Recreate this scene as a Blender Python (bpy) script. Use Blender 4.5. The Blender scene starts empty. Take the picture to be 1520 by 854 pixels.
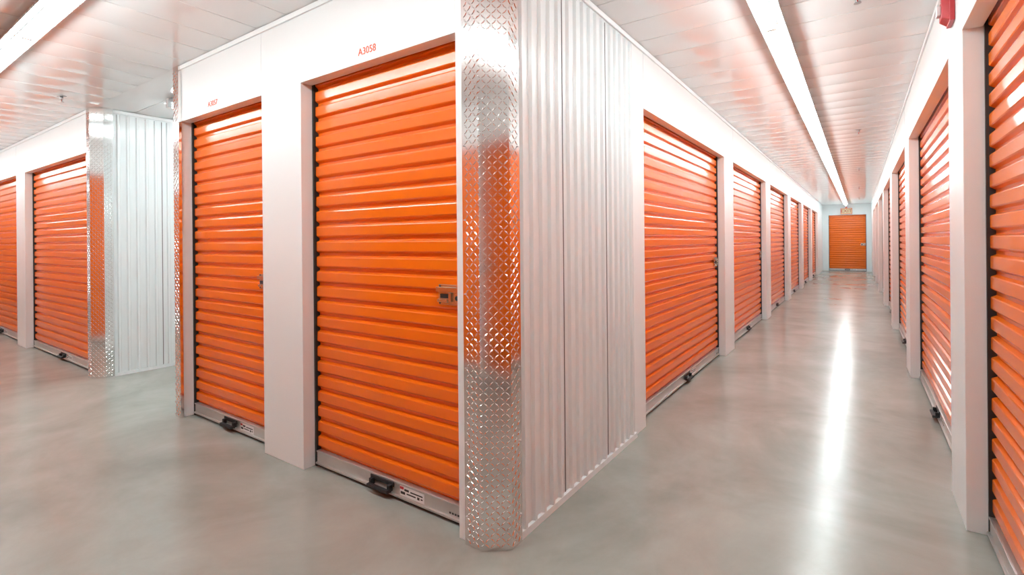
import bpy, math, random
from mathutils import Matrix, Vector
random.seed(3)
sc = bpy.context.scene
COL = sc.collection
H = 2.5          # ceiling height
OPEN = 2.105     # opening height
CAMH = 1.235

# ------------------------------------------------------------------ materials
def new_mat(name):
    m = bpy.data.materials.new(name); m.use_nodes = True
    nt = m.node_tree
    b = nt.nodes["Principled BSDF"]
    return m, nt, b
def setp(b, **k):
    for n, v in k.items():
        n = n.replace("_", " ")
        if n in b.inputs: b.inputs[n].default_value = v
def mat_simple(name, col, rough=.4, metal=0., coat=0., noise=0.0, nscale=3., bump=0., bscale=40., spec=.5):
    m, nt, b = new_mat(name)
    setp(b, Roughness=rough, Metallic=metal, Coat_Weight=coat, Coat_Roughness=.08)
    b.inputs["Specular IOR Level"].default_value = spec
    tc = nt.nodes.new("ShaderNodeTexCoord")
    n = nt.nodes.new("ShaderNodeTexNoise"); n.inputs["Scale"].default_value = nscale; n.inputs["Detail"].default_value = 4
    nt.links.new(tc.outputs["Object"], n.inputs["Vector"])
    mr = nt.nodes.new("ShaderNodeMapRange"); mr.inputs[3].default_value = 1-noise; mr.inputs[4].default_value = 1+noise*.3
    nt.links.new(n.outputs["Fac"], mr.inputs[0])
    mx = nt.nodes.new("ShaderNodeMix"); mx.data_type = 'RGBA'; mx.blend_type = 'MULTIPLY'; mx.inputs[0].default_value = 1
    mx.inputs[6].default_value = (*col, 1)
    nt.links.new(mr.outputs[0], mx.inputs[7])
    nt.links.new(mx.outputs[2], b.inputs["Base Color"])
    if bump > 0:
        n2 = nt.nodes.new("ShaderNodeTexNoise"); n2.inputs["Scale"].default_value = bscale
        nt.links.new(tc.outputs["Object"], n2.inputs["Vector"])
        bp = nt.nodes.new("ShaderNodeBump"); bp.inputs["Strength"].default_value = bump; bp.inputs["Distance"].default_value = .01
        nt.links.new(n2.outputs["Fac"], bp.inputs["Height"]); nt.links.new(bp.outputs[0], b.inputs["Normal"])
    return m
M_WHITE = mat_simple("white_painted_steel", (.82, .865, .87), .30, noise=.03, nscale=2)
M_CORR = mat_simple("white_corrugated_steel", (.79, .85, .86), .25, noise=.03)
M_CEIL = mat_simple("glossy_white_ceiling_panel", (.83, .89, .90), .10, noise=.02, bump=.03, bscale=3, spec=.65)
M_ORANGE = mat_simple("orange_painted_steel", (.80, .148, .004), .21, noise=.04, nscale=2.5, spec=.55)
M_ALU = mat_simple("brushed_aluminium", (.62, .62, .60), .35, metal=.8, noise=.1, nscale=12)
M_STEEL = mat_simple("stainless_latch", (.60, .54, .42), .25, metal=1., noise=.1, nscale=20)
M_PLATE = mat_simple("diamond_plate_aluminium", (.82, .82, .81), .12, metal=1., noise=.05, nscale=15)
M_BLACK = mat_simple("black_rubber", (.012, .012, .013), .5)
M_DARK = mat_simple("dark_track_and_recess_backing", (.02, .018, .017), .5)
M_SEAM = mat_simple("panel_seam_shadow_gap", (.16, .16, .16), .6)
M_LABEL = mat_simple("label_white", (.8, .8, .8), .5)
M_INK = mat_simple("label_ink", (.03, .03, .03), .5)
M_RED = mat_simple("alarm_red", (.45, .015, .02), .35)
M_SIGNRED = mat_simple("sign_orange_red", (.75, .10, .03), .5)
M_CREAM = mat_simple("exit_sign_face", (.75, .62, .36), .4)
M_CHROME = mat_simple("sprinkler_metal", (.45, .45, .46), .3, metal=1.)
M_HOUSE = mat_simple("lamp_housing_white", (.55, .57, .58), .3)

m, nt, b = new_mat("lamp_tube_glow"); M_TUBE = m
setp(b, Base_Color=(1, 1, 1, 1)); b.inputs["Emission Color"].default_value = (.895, 1, 1.01, 1); b.inputs["Emission Strength"].default_value = 50

# concrete
m, nt, b = new_mat("polished_concrete"); M_CONC = m
tc = nt.nodes.new("ShaderNodeTexCoord")
def noise(scale, det=6, rough=.6, dist=0.):
    n = nt.nodes.new("ShaderNodeTexNoise"); n.inputs["Scale"].default_value = scale
    n.inputs["Detail"].default_value = det; n.inputs["Roughness"].default_value = rough; n.inputs["Distortion"].default_value = dist
    nt.links.new(tc.outputs["Object"], n.inputs["Vector"]); return n
n1 = noise(.9, 8, .62, 1.0); n2 = noise(3.5, 8, .65, .5); n3 = noise(1.6, 3, .5)
r1 = nt.nodes.new("ShaderNodeValToRGB")
r1.color_ramp.elements[0].position = .3; r1.color_ramp.elements[0].color = (.255, .258, .228, 1)
r1.color_ramp.elements[1].position = .72; r1.color_ramp.elements[1].color = (.370, .376, .343, 1)
nt.links.new(n1.outputs["Fac"], r1.inputs[0])
mr = nt.nodes.new("ShaderNodeMapRange"); mr.inputs[1].default_value = .25; mr.inputs[2].default_value = .75; mr.inputs[3].default_value = .91; mr.inputs[4].default_value = 1.07
nt.links.new(n2.outputs["Fac"], mr.inputs[0])
mx = nt.nodes.new("ShaderNodeMix"); mx.data_type = 'RGBA'; mx.blend_type = 'MULTIPLY'; mx.inputs[0].default_value = 1
nt.links.new(r1.outputs[0], mx.inputs[6]); nt.links.new(mr.outputs[0], mx.inputs[7]); nt.links.new(mx.outputs[2], b.inputs["Base Color"])
mr2 = nt.nodes.new("ShaderNodeMapRange"); mr2.inputs[1].default_value = .25; mr2.inputs[2].default_value = .75; mr2.inputs[3].default_value = .20; mr2.inputs[4].default_value = .262
nt.links.new(n3.outputs["Fac"], mr2.inputs[0]); nt.links.new(mr2.outputs[0], b.inputs["Roughness"])
b.inputs["Specular IOR Level"].default_value = .55
bp = nt.nodes.new("ShaderNodeBump"); bp.inputs["Strength"].default_value = .12; bp.inputs["Distance"].default_value = .01
nt.links.new(n3.outputs["Fac"], bp.inputs["Height"]); nt.links.new(bp.outputs[0], b.inputs["Normal"])

# ------------------------------------------------------------------ mesh helper
class MB:
    def __init__(s): s.v = []; s.f = []; s.mi = []; s.sm = []
    def face(s, pts, mi=0, smooth=False):
        k = len(s.v); s.v += [tuple(p) for p in pts]; s.f.append(tuple(range(k, k+len(pts)))); s.mi.append(mi); s.sm.append(smooth)
    def raw(s, vs, fs, mi=0, smooth=False):
        k = len(s.v); s.v += [tuple(p) for p in vs]
        for f in fs: s.f.append(tuple(i+k for i in f)); s.mi.append(mi); s.sm.append(smooth)
    def box(s, a, b, mi=0):
        x0, y0, z0 = a; x1, y1, z1 = b
        vs = [(x0,y0,z0),(x1,y0,z0),(x1,y1,z0),(x0,y1,z0),(x0,y0,z1),(x1,y0,z1),(x1,y1,z1),(x0,y1,z1)]
        s.raw(vs, [(0,3,2,1),(4,5,6,7),(0,1,5,4),(1,2,6,5),(2,3,7,6),(3,0,4,7)], mi)
    def cyl(s, c, r0, r1, h, axis='z', n=20, mi=0):
        vs = []
        for k, (r, t) in enumerate(((r0, 0), (r1, h))):
            for i in range(n):
                a = 2*math.pi*i/n; p = (r*math.cos(a), r*math.sin(a), t)
                if axis == 'y': p = (p[0], p[2], p[1])
                if axis == 'x': p = (p[2], p[0], p[1])
                vs.append((c[0]+p[0], c[1]+p[1], c[2]+p[2]))
        k = len(s.v); s.v += vs
        for i in range(n):
            j = (i+1) % n; s.f.append((k+i, k+j, k+n+j, k+n+i)); s.mi.append(mi); s.sm.append(True)
        s.f.append(tuple(k+i for i in range(n))[::-1]); s.mi.append(mi); s.sm.append(False)
        s.f.append(tuple(k+n+i for i in range(n))); s.mi.append(mi); s.sm.append(False)
    def obj(s, name, mats, parent=None, bevel=0, loc=(0,0,0), rot=0, recalc=False):
        me = bpy.data.meshes.new(name); me.from_pydata(s.v, [], s.f)
        for m in mats: me.materials.append(m)
        for p, mi, sm in zip(me.polygons, s.mi, s.sm): p.material_index = mi; p.use_smooth = sm
        me.update()
        o = bpy.data.objects.new(name, me); COL.objects.link(o)
        o.location = loc; o.rotation_euler = (0, 0, rot)
        if parent: o.parent = parent
        if bevel:
            md = o.modifiers.new("bevel", 'BEVEL'); md.width = bevel; md.segments = 2; md.limit_method = 'ANGLE'
        return o
def empty(name, loc, rot=0):
    e = bpy.data.objects.new(name, None); COL.objects.link(e); e.location = loc; e.rotation_euler = (0, 0, rot); e.empty_display_size = .2
    return e
def text_mesh(name, body, size, mat, parent, loc, rot, ext=.0008):
    cu = bpy.data.curves.new(name, 'FONT'); cu.body = body; cu.size = size; cu.extrude = ext; cu.align_x = 'CENTER'; cu.align_y = 'CENTER'
    o = bpy.data.objects.new(name+"_c", cu); COL.objects.link(o)
    bpy.context.view_layer.update()
    me = bpy.data.meshes.new_from_object(o); bpy.data.objects.remove(o)
    me.materials.clear(); me.materials.append(mat)
    r = bpy.data.objects.new(name, me); COL.objects.link(r); r.parent = parent; r.location = loc; r.rotation_euler = rot
    return r

# ------------------------------------------------------------------ shared door curtain profile
PITCH = .083
def curtain_mesh(w, zt):
    m = MB(); z = .085; prof = []
    yb, yf = .096, .078
    while z < zt:
        prof += [(yb, z), (yb, z+.014), (yf+.003, z+.023), (yf, z+.028), (yf, z+.071), (yf+.002, z+.076)]
        z += PITCH
    prof.append((yb, z))
    x0, x1 = -w/2, w/2
    for (ya, za), (yb2, zb) in zip(prof[:-1], prof[1:]):
        m.face([(x0, ya, za), (x1, ya, za), (x1, yb2, zb), (x0, yb2, zb)], 0)
    return m
def make_door(loc, rot, w, latch=True):
    """local: x = viewer's right, -y towards the viewer, origin = centre of opening on floor, front plane of wall y=0"""
    e = empty("roll_up_door", loc, rot)
    cw = w - .036
    curtain_mesh(cw, OPEN+.05).obj("curtain", [M_ORANGE], e)
    g = MB()
    for s in (-1, 1):
        xo = s*(w/2-.001); xi = s*(w/2-.015); xj = s*(w/2-.024)
        g.box((min(xo, xi), .068, 0), (max(xo, xi), .118, OPEN+.05))
        g.box((min(xi, xj), .103, 0), (max(xi, xj), .118, OPEN+.05))
    g.box((-w/2+.001, .119, 0), (w/2-.001, .123, OPEN+.05))  # black backing sheet, paints the darkness of the recess behind the curtain
    g.obj("guide_track_and_dark_backing", [M_DARK], e)
    # bottom bar
    bb = MB()
    bb.box((-cw/2, .070, .016), (cw/2, .098, .088))
    bb.box((-cw/2, .060, .016), (cw/2, .071, .026))
    bb.box((-cw/2, .066, .080), (cw/2, .071, .088))
    bb.box((-cw/2, .074, .001), (cw/2, .094, .016), 1)
    bb.obj("bottom_bar", [M_ALU, M_BLACK], e, bevel=.0015)
    # handle : D shaped pull
    h = MB()
    h.box((-.075, .050, .030), (.075, .060, .038))
    h.box((-.075, .046, .034), (-.055, .0695, .066)); h.box((.055, .046, .034), (.075, .0695, .066))
    h.box((-.075, .030, .030), (.075, .050, .046))
    h.box((-.085, .064, .055), (.085, .0695, .078))
    h.obj("pull_handle", [M_BLACK], e, bevel=.003)
    l = MB()
    l.box((.125, .0685, .030), (.285, .0698, .076), 0)
    l.box((.125, .0680, .060), (.150, .0686, .072), 1)
    l.box((.155, .0680, .056), (.185, .0686, .066), 2); l.box((.195, .0680, .056), (.275, .0686, .062), 2)
    l.box((.130, .0680, .038), (.16, .0686, .050), 2); l.box((.170, .0680, .042), (.23, .0686, .048), 2); l.box((.24, .0680, .038), (.255, .0686, .050), 2); l.box((.262, .0680, .042), (.275, .0686, .048), 2)
    for i in range(4): l.box((cw/2-.10+.016*i, .0685, .036), (cw/2-.09+.016*i, .0695, .044), 2)
    l.obj("warning_label", [M_LABEL, M_RED, M_INK], e)
    if latch:
        k = MB(); x1 = w/2-.026; x0 = x1-.145; zc = 1.0
        k.box((x0, .070, zc-.045), (x1, .0775, zc+.045), 0)
        k.box((x0-.006, .058, zc+.012), (x1+.008, .070, zc+.034), 0)
        k.box((x0-.002, .062, zc-.034), (x0+.055, .070, zc-.020), 0)
        k.box((x0+.012, .066, zc-.016), (x0+.060, .071, zc+.004), 1)
        k.box((x0+.066, .060, zc-.030), (x0+.080, .071, zc+.010), 0)
        k.cyl((x1-.030, .062, zc-.012), .019, .019, .009, 'y', 20, 0)
        k.cyl((x1-.030, .060, zc-.012), .011, .011, .004, 'y', 16, 1)
        for dx, dz in ((.008, .038), (.135, .038), (.008, -.038), (.135, -.038)):
            k.cyl((x0+dx, .0675, zc+dz), .004, .004, .003, 'y', 10, 1)
        k.obj("latch", [M_STEEL, M_BLACK], e, bevel=.001)
    return e

# ------------------------------------------------------------------ walls
T = .12
def to_world(loc, rot, x, y=0):
    c, s = math.cos(rot), math.sin(rot)
    return (loc[0]+c*x-s*y, loc[1]+s*x+c*y, 0)
def make_wall(name, loc, rot, L, openings=(), corr=None, latch=True, numbers=None, start=0.):
    """local x along wall (viewer's right), y into wall. openings=[(x0,x1)], corr=[(x0,x1,[seams])]"""
    corr = corr or []
    e = empty(name, (loc[0], loc[1], 0), rot)
    w = MB(); top = H+.002
    cuts = sorted([(a, b, 'o', None) for a, b in openings] + [(a, b, 'c', s) for a, b, s in corr])
    x = start
    cm = MB()
    for a, b, kind, s in cuts:
        if a > x+1e-4: w.box((x, 0, 0), (a, T, top))
        if kind == 'o':
            w.box((a, -.0015, OPEN), (b, .065, top))
            make_door(to_world((loc[0], loc[1]), rot, (a+b)/2), rot, b-a, latch)
        else:
            w.box((a, .022, 0), (b, T, top))
            # ribbed sheet panels
            eds = [a]+list(s)+[b]
            for p0, p1 in zip(eds[:-1], eds[1:]):
                n = max(1, round((p1-p0-.03)/.083)); pit = (p1-p0-.03)/n; X = p0+.015
                prof = [(p0, .020), (p0, .0)]
                for i in range(n):
                    q = X+i*pit
                    prof += [(q+pit*.30, .0), (q+pit*.40, -.015), (q+pit*.60, -.015), (q+pit*.70, .0)]
                prof += [(p1, 0), (p1, .020)]
                for (xa, ya), (xb, yb) in zip(prof[:-1], prof[1:]):
                    cm.face([(xa, ya, .03), (xb, yb, .03), (xb, yb, top-.045), (xa, ya, top-.045)], 0)
                if p0 != a: cm.box((p0-.003, -.0025, .03), (p0+.003, -.0004, top-.045), 1)
            cm.box((a, -.016, 0), (b, .021, .030), 0)
            cm.box((a, .001, top-.045), (b, .0215, top-.001), 0)
        x = b
    if x < L-1e-4: w.box((x, 0, 0), (L, T, top))
    w.obj("panels", [M_WHITE], e, bevel=.002)
    t = MB(); t.box((start, -.012, H-.030), (L, -.0016, H-.001))
    t.obj("ceiling_trim", [M_WHITE], e, bevel=.002)
    if cm.f: cm.obj("corrugated_cladding", [M_CORR, M_SEAM], e)
    if numbers:
        for xx, s in numbers:
            p = to_world((loc[0], loc[1]), rot, xx, -.0028)
            n = empty("unit_number_decal", (p[0], p[1], OPEN+.052), rot)
            text_mesh("digits", s, .049, M_SIGNRED, n, (0, 0, 0), (math.pi/2, 0, 0))
    return e

R90 = math.pi/2
XL, XR, YF = -1.167, .36, 1.574
YE = 22.5; YB = -.45; XA, XB, XW = -4.10, -5.74, -14.0
C = .10
per = [3.21+2.85*k for k in range(6)]
make_wall("wall_front", (XA, YF), 0, XL-XA-C, [(.14, 1.215), (1.612, 2.724)], numbers=[(.62, "A3057"), (2.168, "A3058")], start=C)
make_wall("wall_corridor_left", (XL, YF+T), R90, YE-YF-T, [(y-YF-T, y+2.4-YF-T) for y in per], [(.0, 3.01-YF-T, [2.106-YF-T, 2.603-YF-T])])
make_wall("wall_corridor_right", (XR, YE), -R90, YE-YB, [(YE-y-2.4, YE-y) for y in per[::-1]]+[(YE-2.81, YE+.40)])
make_wall("wall_far_end", (XL, YE), 0, XR-XL, [(.20, 1.373)])
make_wall("wall_back", (XR, YB), math.pi, XR-XW, [(.05+2.85*k, 2.45+2.85*k) for k in range(5)])
make_wall("wall_left_block", (XW, YF), 0, XB-XW-C, [(.15, 2.55), (3.0, 5.4), (5.80, 8.15)])
make_wall("wall_aisle_left", (XB, YF+T), R90, 9-YF-T, [(3.21-YF-T, 5.61-YF-T), (6.06-YF-T, 8.46-YF-T)], [(.0, 3.01-YF-T, [2.106-YF-T, 2.603-YF-T])])
make_wall("wall_aisle_right", (XA, 9), -R90, 9-YF-T, [(9-8.46, 9-6.06), (9-5.61, 9-3.21)], [(9-3.01, 9-YF-T, [9-2.603, 9-2.106])])
make_wall("wall_aisle_end", (XB, 9), 0, XA-XB, [(.25, 1.35)])
make_wall("wall_hall_end", (XW, YB), R90, YF-YB, [(.40, 1.60)])

# ------------------------------------------------------------------ floor / ceiling
f = MB(); f.box((XW-.3, YB-.3, -.10), (XR+.3, YE+.3, 0)); f.obj("floor", [M_CONC])
c = MB()
def ribs(x0, x1, y0, y1, along):
    P = .305
    lo, hi = (y0, y1) if along == 'x' else (x0, x1)
    def pt(t, s, z):
        return (s, t, H+z) if along == 'x' else (t, s, H+z)
    s0, s1 = (x0, x1) if along == 'x' else (y0, y1)
    t = lo
    while t < hi-1e-4:
        e_ = min(t+P, hi); a = t+.003; b_ = e_-.003; N = 10
        vs = []
        for i in range(N+1):
            u = i/N; z = .001+.0050*abs(2*u-1)**2.0
            vs.append(pt(a+(b_-a)*u, s0, z)); vs.append(pt(a+(b_-a)*u, s1, z))
        c.raw(vs, [(2*i, 2*i+1, 2*i+3, 2*i+2) for i in range(N)], 0, True)
        for (ta, za), (tb, zb) in (((b_, .006), (b_, .010)), ((b_, .010), (e_+.003, .010)), ((e_+.003, .010), (e_+.003, .006))):
            c.face([pt(ta, s0, za), pt(ta, s1, za), pt(tb, s1, zb), pt(tb, s0, zb)])
        t = e_
ribs(XW-.2, XR+.2, YB-.2, YF, 'y')
ribs(XW-.2, XR+.2, YF, YE+.2, 'x')
c.box((XW-.3, YB-.3, H+.03), (XR+.3, YE+.3, H+.06))
c.obj("ceiling", [M_CEIL])

# ------------------------------------------------------------------ diamond plate corner guards
def corner_guard(cx, cy, mirror=False):
    e = empty("diamond_plate_corner_guard", (cx, cy, 0))
    # path in plan relative to corner (corner at 0,0 ; wall runs to -x and +y)
    path = [(-.158, -.003), (-.158, -.022), (-.073, -.022), (.022, .056), (.022, .128), (.003, .128)]
    sgn = -1 if mirror else 1
    z0, z1 = .002, H-.001
    m = MB()
    P = [(sgn*x, y) for x, y in path]
    for (xa, ya), (xb, yb) in zip(P[:-1], P[1:]):
        q = [(xa, ya, z0), (xb, yb, z0), (xb, yb, z1), (xa, ya, z1)]
        m.face(q if not mirror else q[::-1])
    seg = []; tot = 0
    for (xa, ya), (xb, yb) in list(zip(P[:-1], P[1:]))[1:4]:
        L = math.hypot(xb-xa, yb-ya); seg.append((tot, tot+L, (xa, ya), ((xb-xa)/L, (yb-ya)/L))); tot += L
    def mp(s, z, o):
        for a, b_, p, d in seg:
            if s <= b_ or (a, b_, p, d) == seg[-1]:
                nx, ny = (d[1], -d[0]) if not mirror else (-d[1], d[0])
                return (p[0]+d[0]*(s-a)+nx*o, p[1]+d[1]*(s-a)+ny*o, z)
    G = .0215; Lh = .0130; Wh = .0034; hgt = .0022
    nj = int((z1-z0-.03)/G); ni = int((tot-.01)/G); off = (tot-(ni-1)*G)/2
    for j in range(nj):
        for i in range(ni):
            s = off+i*G; z = z0+.02+j*G
            ang = math.radians(45 if (i+j) % 2 else -45)
            ca, sa = math.cos(ang), math.sin(ang)
            def q(a, b_, o): return mp(min(max(s+a*ca-b_*sa, .0005), tot-.0005), z+a*sa+b_*ca, o)
            vs = [q(-Lh, 0, .0002), q(0, -Wh, .0002), q(Lh, 0, .0002), q(0, Wh, .0002), q(-Lh*.6, 0, hgt), q(0, -Wh*.45, hgt), q(Lh*.6, 0, hgt), q(0, Wh*.45, hgt)]
            fs = [(0,1,5,4),(1,2,6,5),(2,3,7,6),(3,0,4,7),(4,5,6,7)]
            if mirror: fs = [t[::-1] for t in fs]
            m.raw(vs, fs)
    m.obj("tread_plate", [M_PLATE], e)
    r = MB()
    for z in [i*.3+.12 for i in range(8)]:
        for s in (.012, tot-.012):
            p = mp(s, z, .001)
            r.cyl((p[0], p[1]-.001, z-.0), .005, .004, .003, 'z', 8)
    r.obj("rivets", [M_CHROME], e)
corner_guard(XL, YF)
corner_guard(XB, YF)
corner_guard(XA, YF, True)

# ------------------------------------------------------------------ light fixtures
def fixture(loc, rot, L):
    """runs along local x"""
    e = empty("fluorescent_light_fixture", (loc[0], loc[1], H), rot)
    b_ = MB()
    b_.box((0, -.024, -.036), (L, .024, -.001))
    for s in (-1, 1):
        b_.face([(0, s*.025, -.026), (L, s*.025, -.026), (L, s*.064, -.032), (0, s*.064, -.032)])
        b_.face([(0, s*.064, -.032), (L, s*.064, -.032), (L, s*.064, -.038), (0, s*.064, -.038)])
    x = 0
    while x < L:
        b_.box((x, -.022, -.078), (min(x+.03, L), .022, -.0365)); x += 1.22
    b_.obj("housing", [M_HOUSE], e)
    t = MB()
    for s in (-.012, .012):
        t.cyl((.03, s, -.064), .010, .010, L-.06, 'x', 10)
    t.obj("tubes", [M_TUBE], e)
    g = MB(); x = .02
    while x < L:
        for s in (-1, 1):
            g.box((x, s*.066-.001, -.042), (x+.018, s*.066+.001, -.030))
        x += .035
    g.obj("louver_slots", [M_ALU], e)
fixture(((XL+XR)/2, 1.95), R90, YE-1.95-.5)
fixture(((XA+XB)/2, 1.85), R90, 6.9)
fixture((XW+.3, .77), 0, 14.0)

# ------------------------------------------------------------------ sprinklers
def sprinkler(x, y):
    e = empty("sprinkler_head", (x, y, H))
    m = MB()
    m.cyl((0, 0, -.006), .028, .032, .006, 'z', 24)
    m.cyl((0, 0, -.030), .009, .011, .024, 'z', 16)
    m.box((-.011, -.0015, -.050), (-.008, .0015, -.030)); m.box((.008, -.0015, -.050), (.011, .0015, -.030))
    m.cyl((0, 0, -.048), .003, .003, .02, 'z', 10, 1)
    m.cyl((0, 0, -.053), .017, .017, .003, 'z', 20)
    m.obj("sprinkler_body", [M_CHROME, M_RED], e)
for p in ((-5.55, 1.30), (0, 3.14), (0, 7.11), (0, 11.1), (0, 15.1), (0, 19.1), (-9.5, 1.3)):
    sprinkler(*p)

# ------------------------------------------------------------------ exit sign
e = empty("exit_sign", (-.40, YE-.004, 2.245))
m = MB(); m.box((-.18, -.05, -.11), (.18, 0, .11), 0); m.box((-.165, -.052, -.095), (.165, -.0505, .095), 1); m.box((-.03, -.04, .11), (.03, -.01, .15), 0)
m.obj("sign_box", [M_SIGNRED, M_CREAM], e, bevel=.003)
text_mesh("exit_letters", "EXIT", .17, M_RED, e, (0, -.0545, 0), (math.pi/2, 0, 0), .001)

# ------------------------------------------------------------------ fire alarm strobe on right wall
e = empty("fire_alarm_strobe", (XR-.0005, 3.04, 2.29), -R90)
m = MB()
m.box((-.06, -.018, -.075), (.06, -.0005, .075), 0)
vs = [(-.052,-.018,-.068),(.052,-.018,-.068),(.052,-.018,.068),(-.052,-.018,.068),(-.040,-.045,-.050),(.040,-.045,-.050),(.040,-.045,.050),(-.040,-.045,.050)]
m.raw(vs, [(0,1,5,4),(1,2,6,5),(2,3,7,6),(3,0,4,7),(4,5,6,7)], 0)
m.box((-.022, -.060, -.032), (.022, -.0455, .010), 1)
m.obj("strobe_body", [M_RED, M_LABEL], e, bevel=.002)
text_mesh("fire_letters", "FIRE", .028, M_LABEL, e, (0, -.0465, .030), (math.pi/2, 0, 0), .0006)

# ------------------------------------------------------------------ world + camera
w = bpy.data.worlds.new("world"); sc.world = w; w.use_nodes = True
w.node_tree.nodes["Background"].inputs[0].default_value = (.8, .85, .9, 1); w.node_tree.nodes["Background"].inputs[1].default_value = .2
cam = bpy.data.cameras.new("camera"); co = bpy.data.objects.new("camera", cam); COL.objects.link(co)
cam.sensor_fit = 'HORIZONTAL'; cam.sensor_width = 36; cam.lens = 741/1520*36; cam.shift_y = -69/1520; cam.clip_start = .02
co.matrix_world = Matrix.Translation((0, 0, CAMH)) @ Matrix.Rotation(math.radians(34.85), 4, 'Z') @ Matrix.Rotation(math.pi/2, 4, 'X') @ Matrix.Rotation(math.radians(-.5), 4, 'Z')
sc.camera = co
sc.view_settings.view_transform = 'Standard'
sc.view_settings.look = 'None'
sc.view_settings.exposure = 0.2
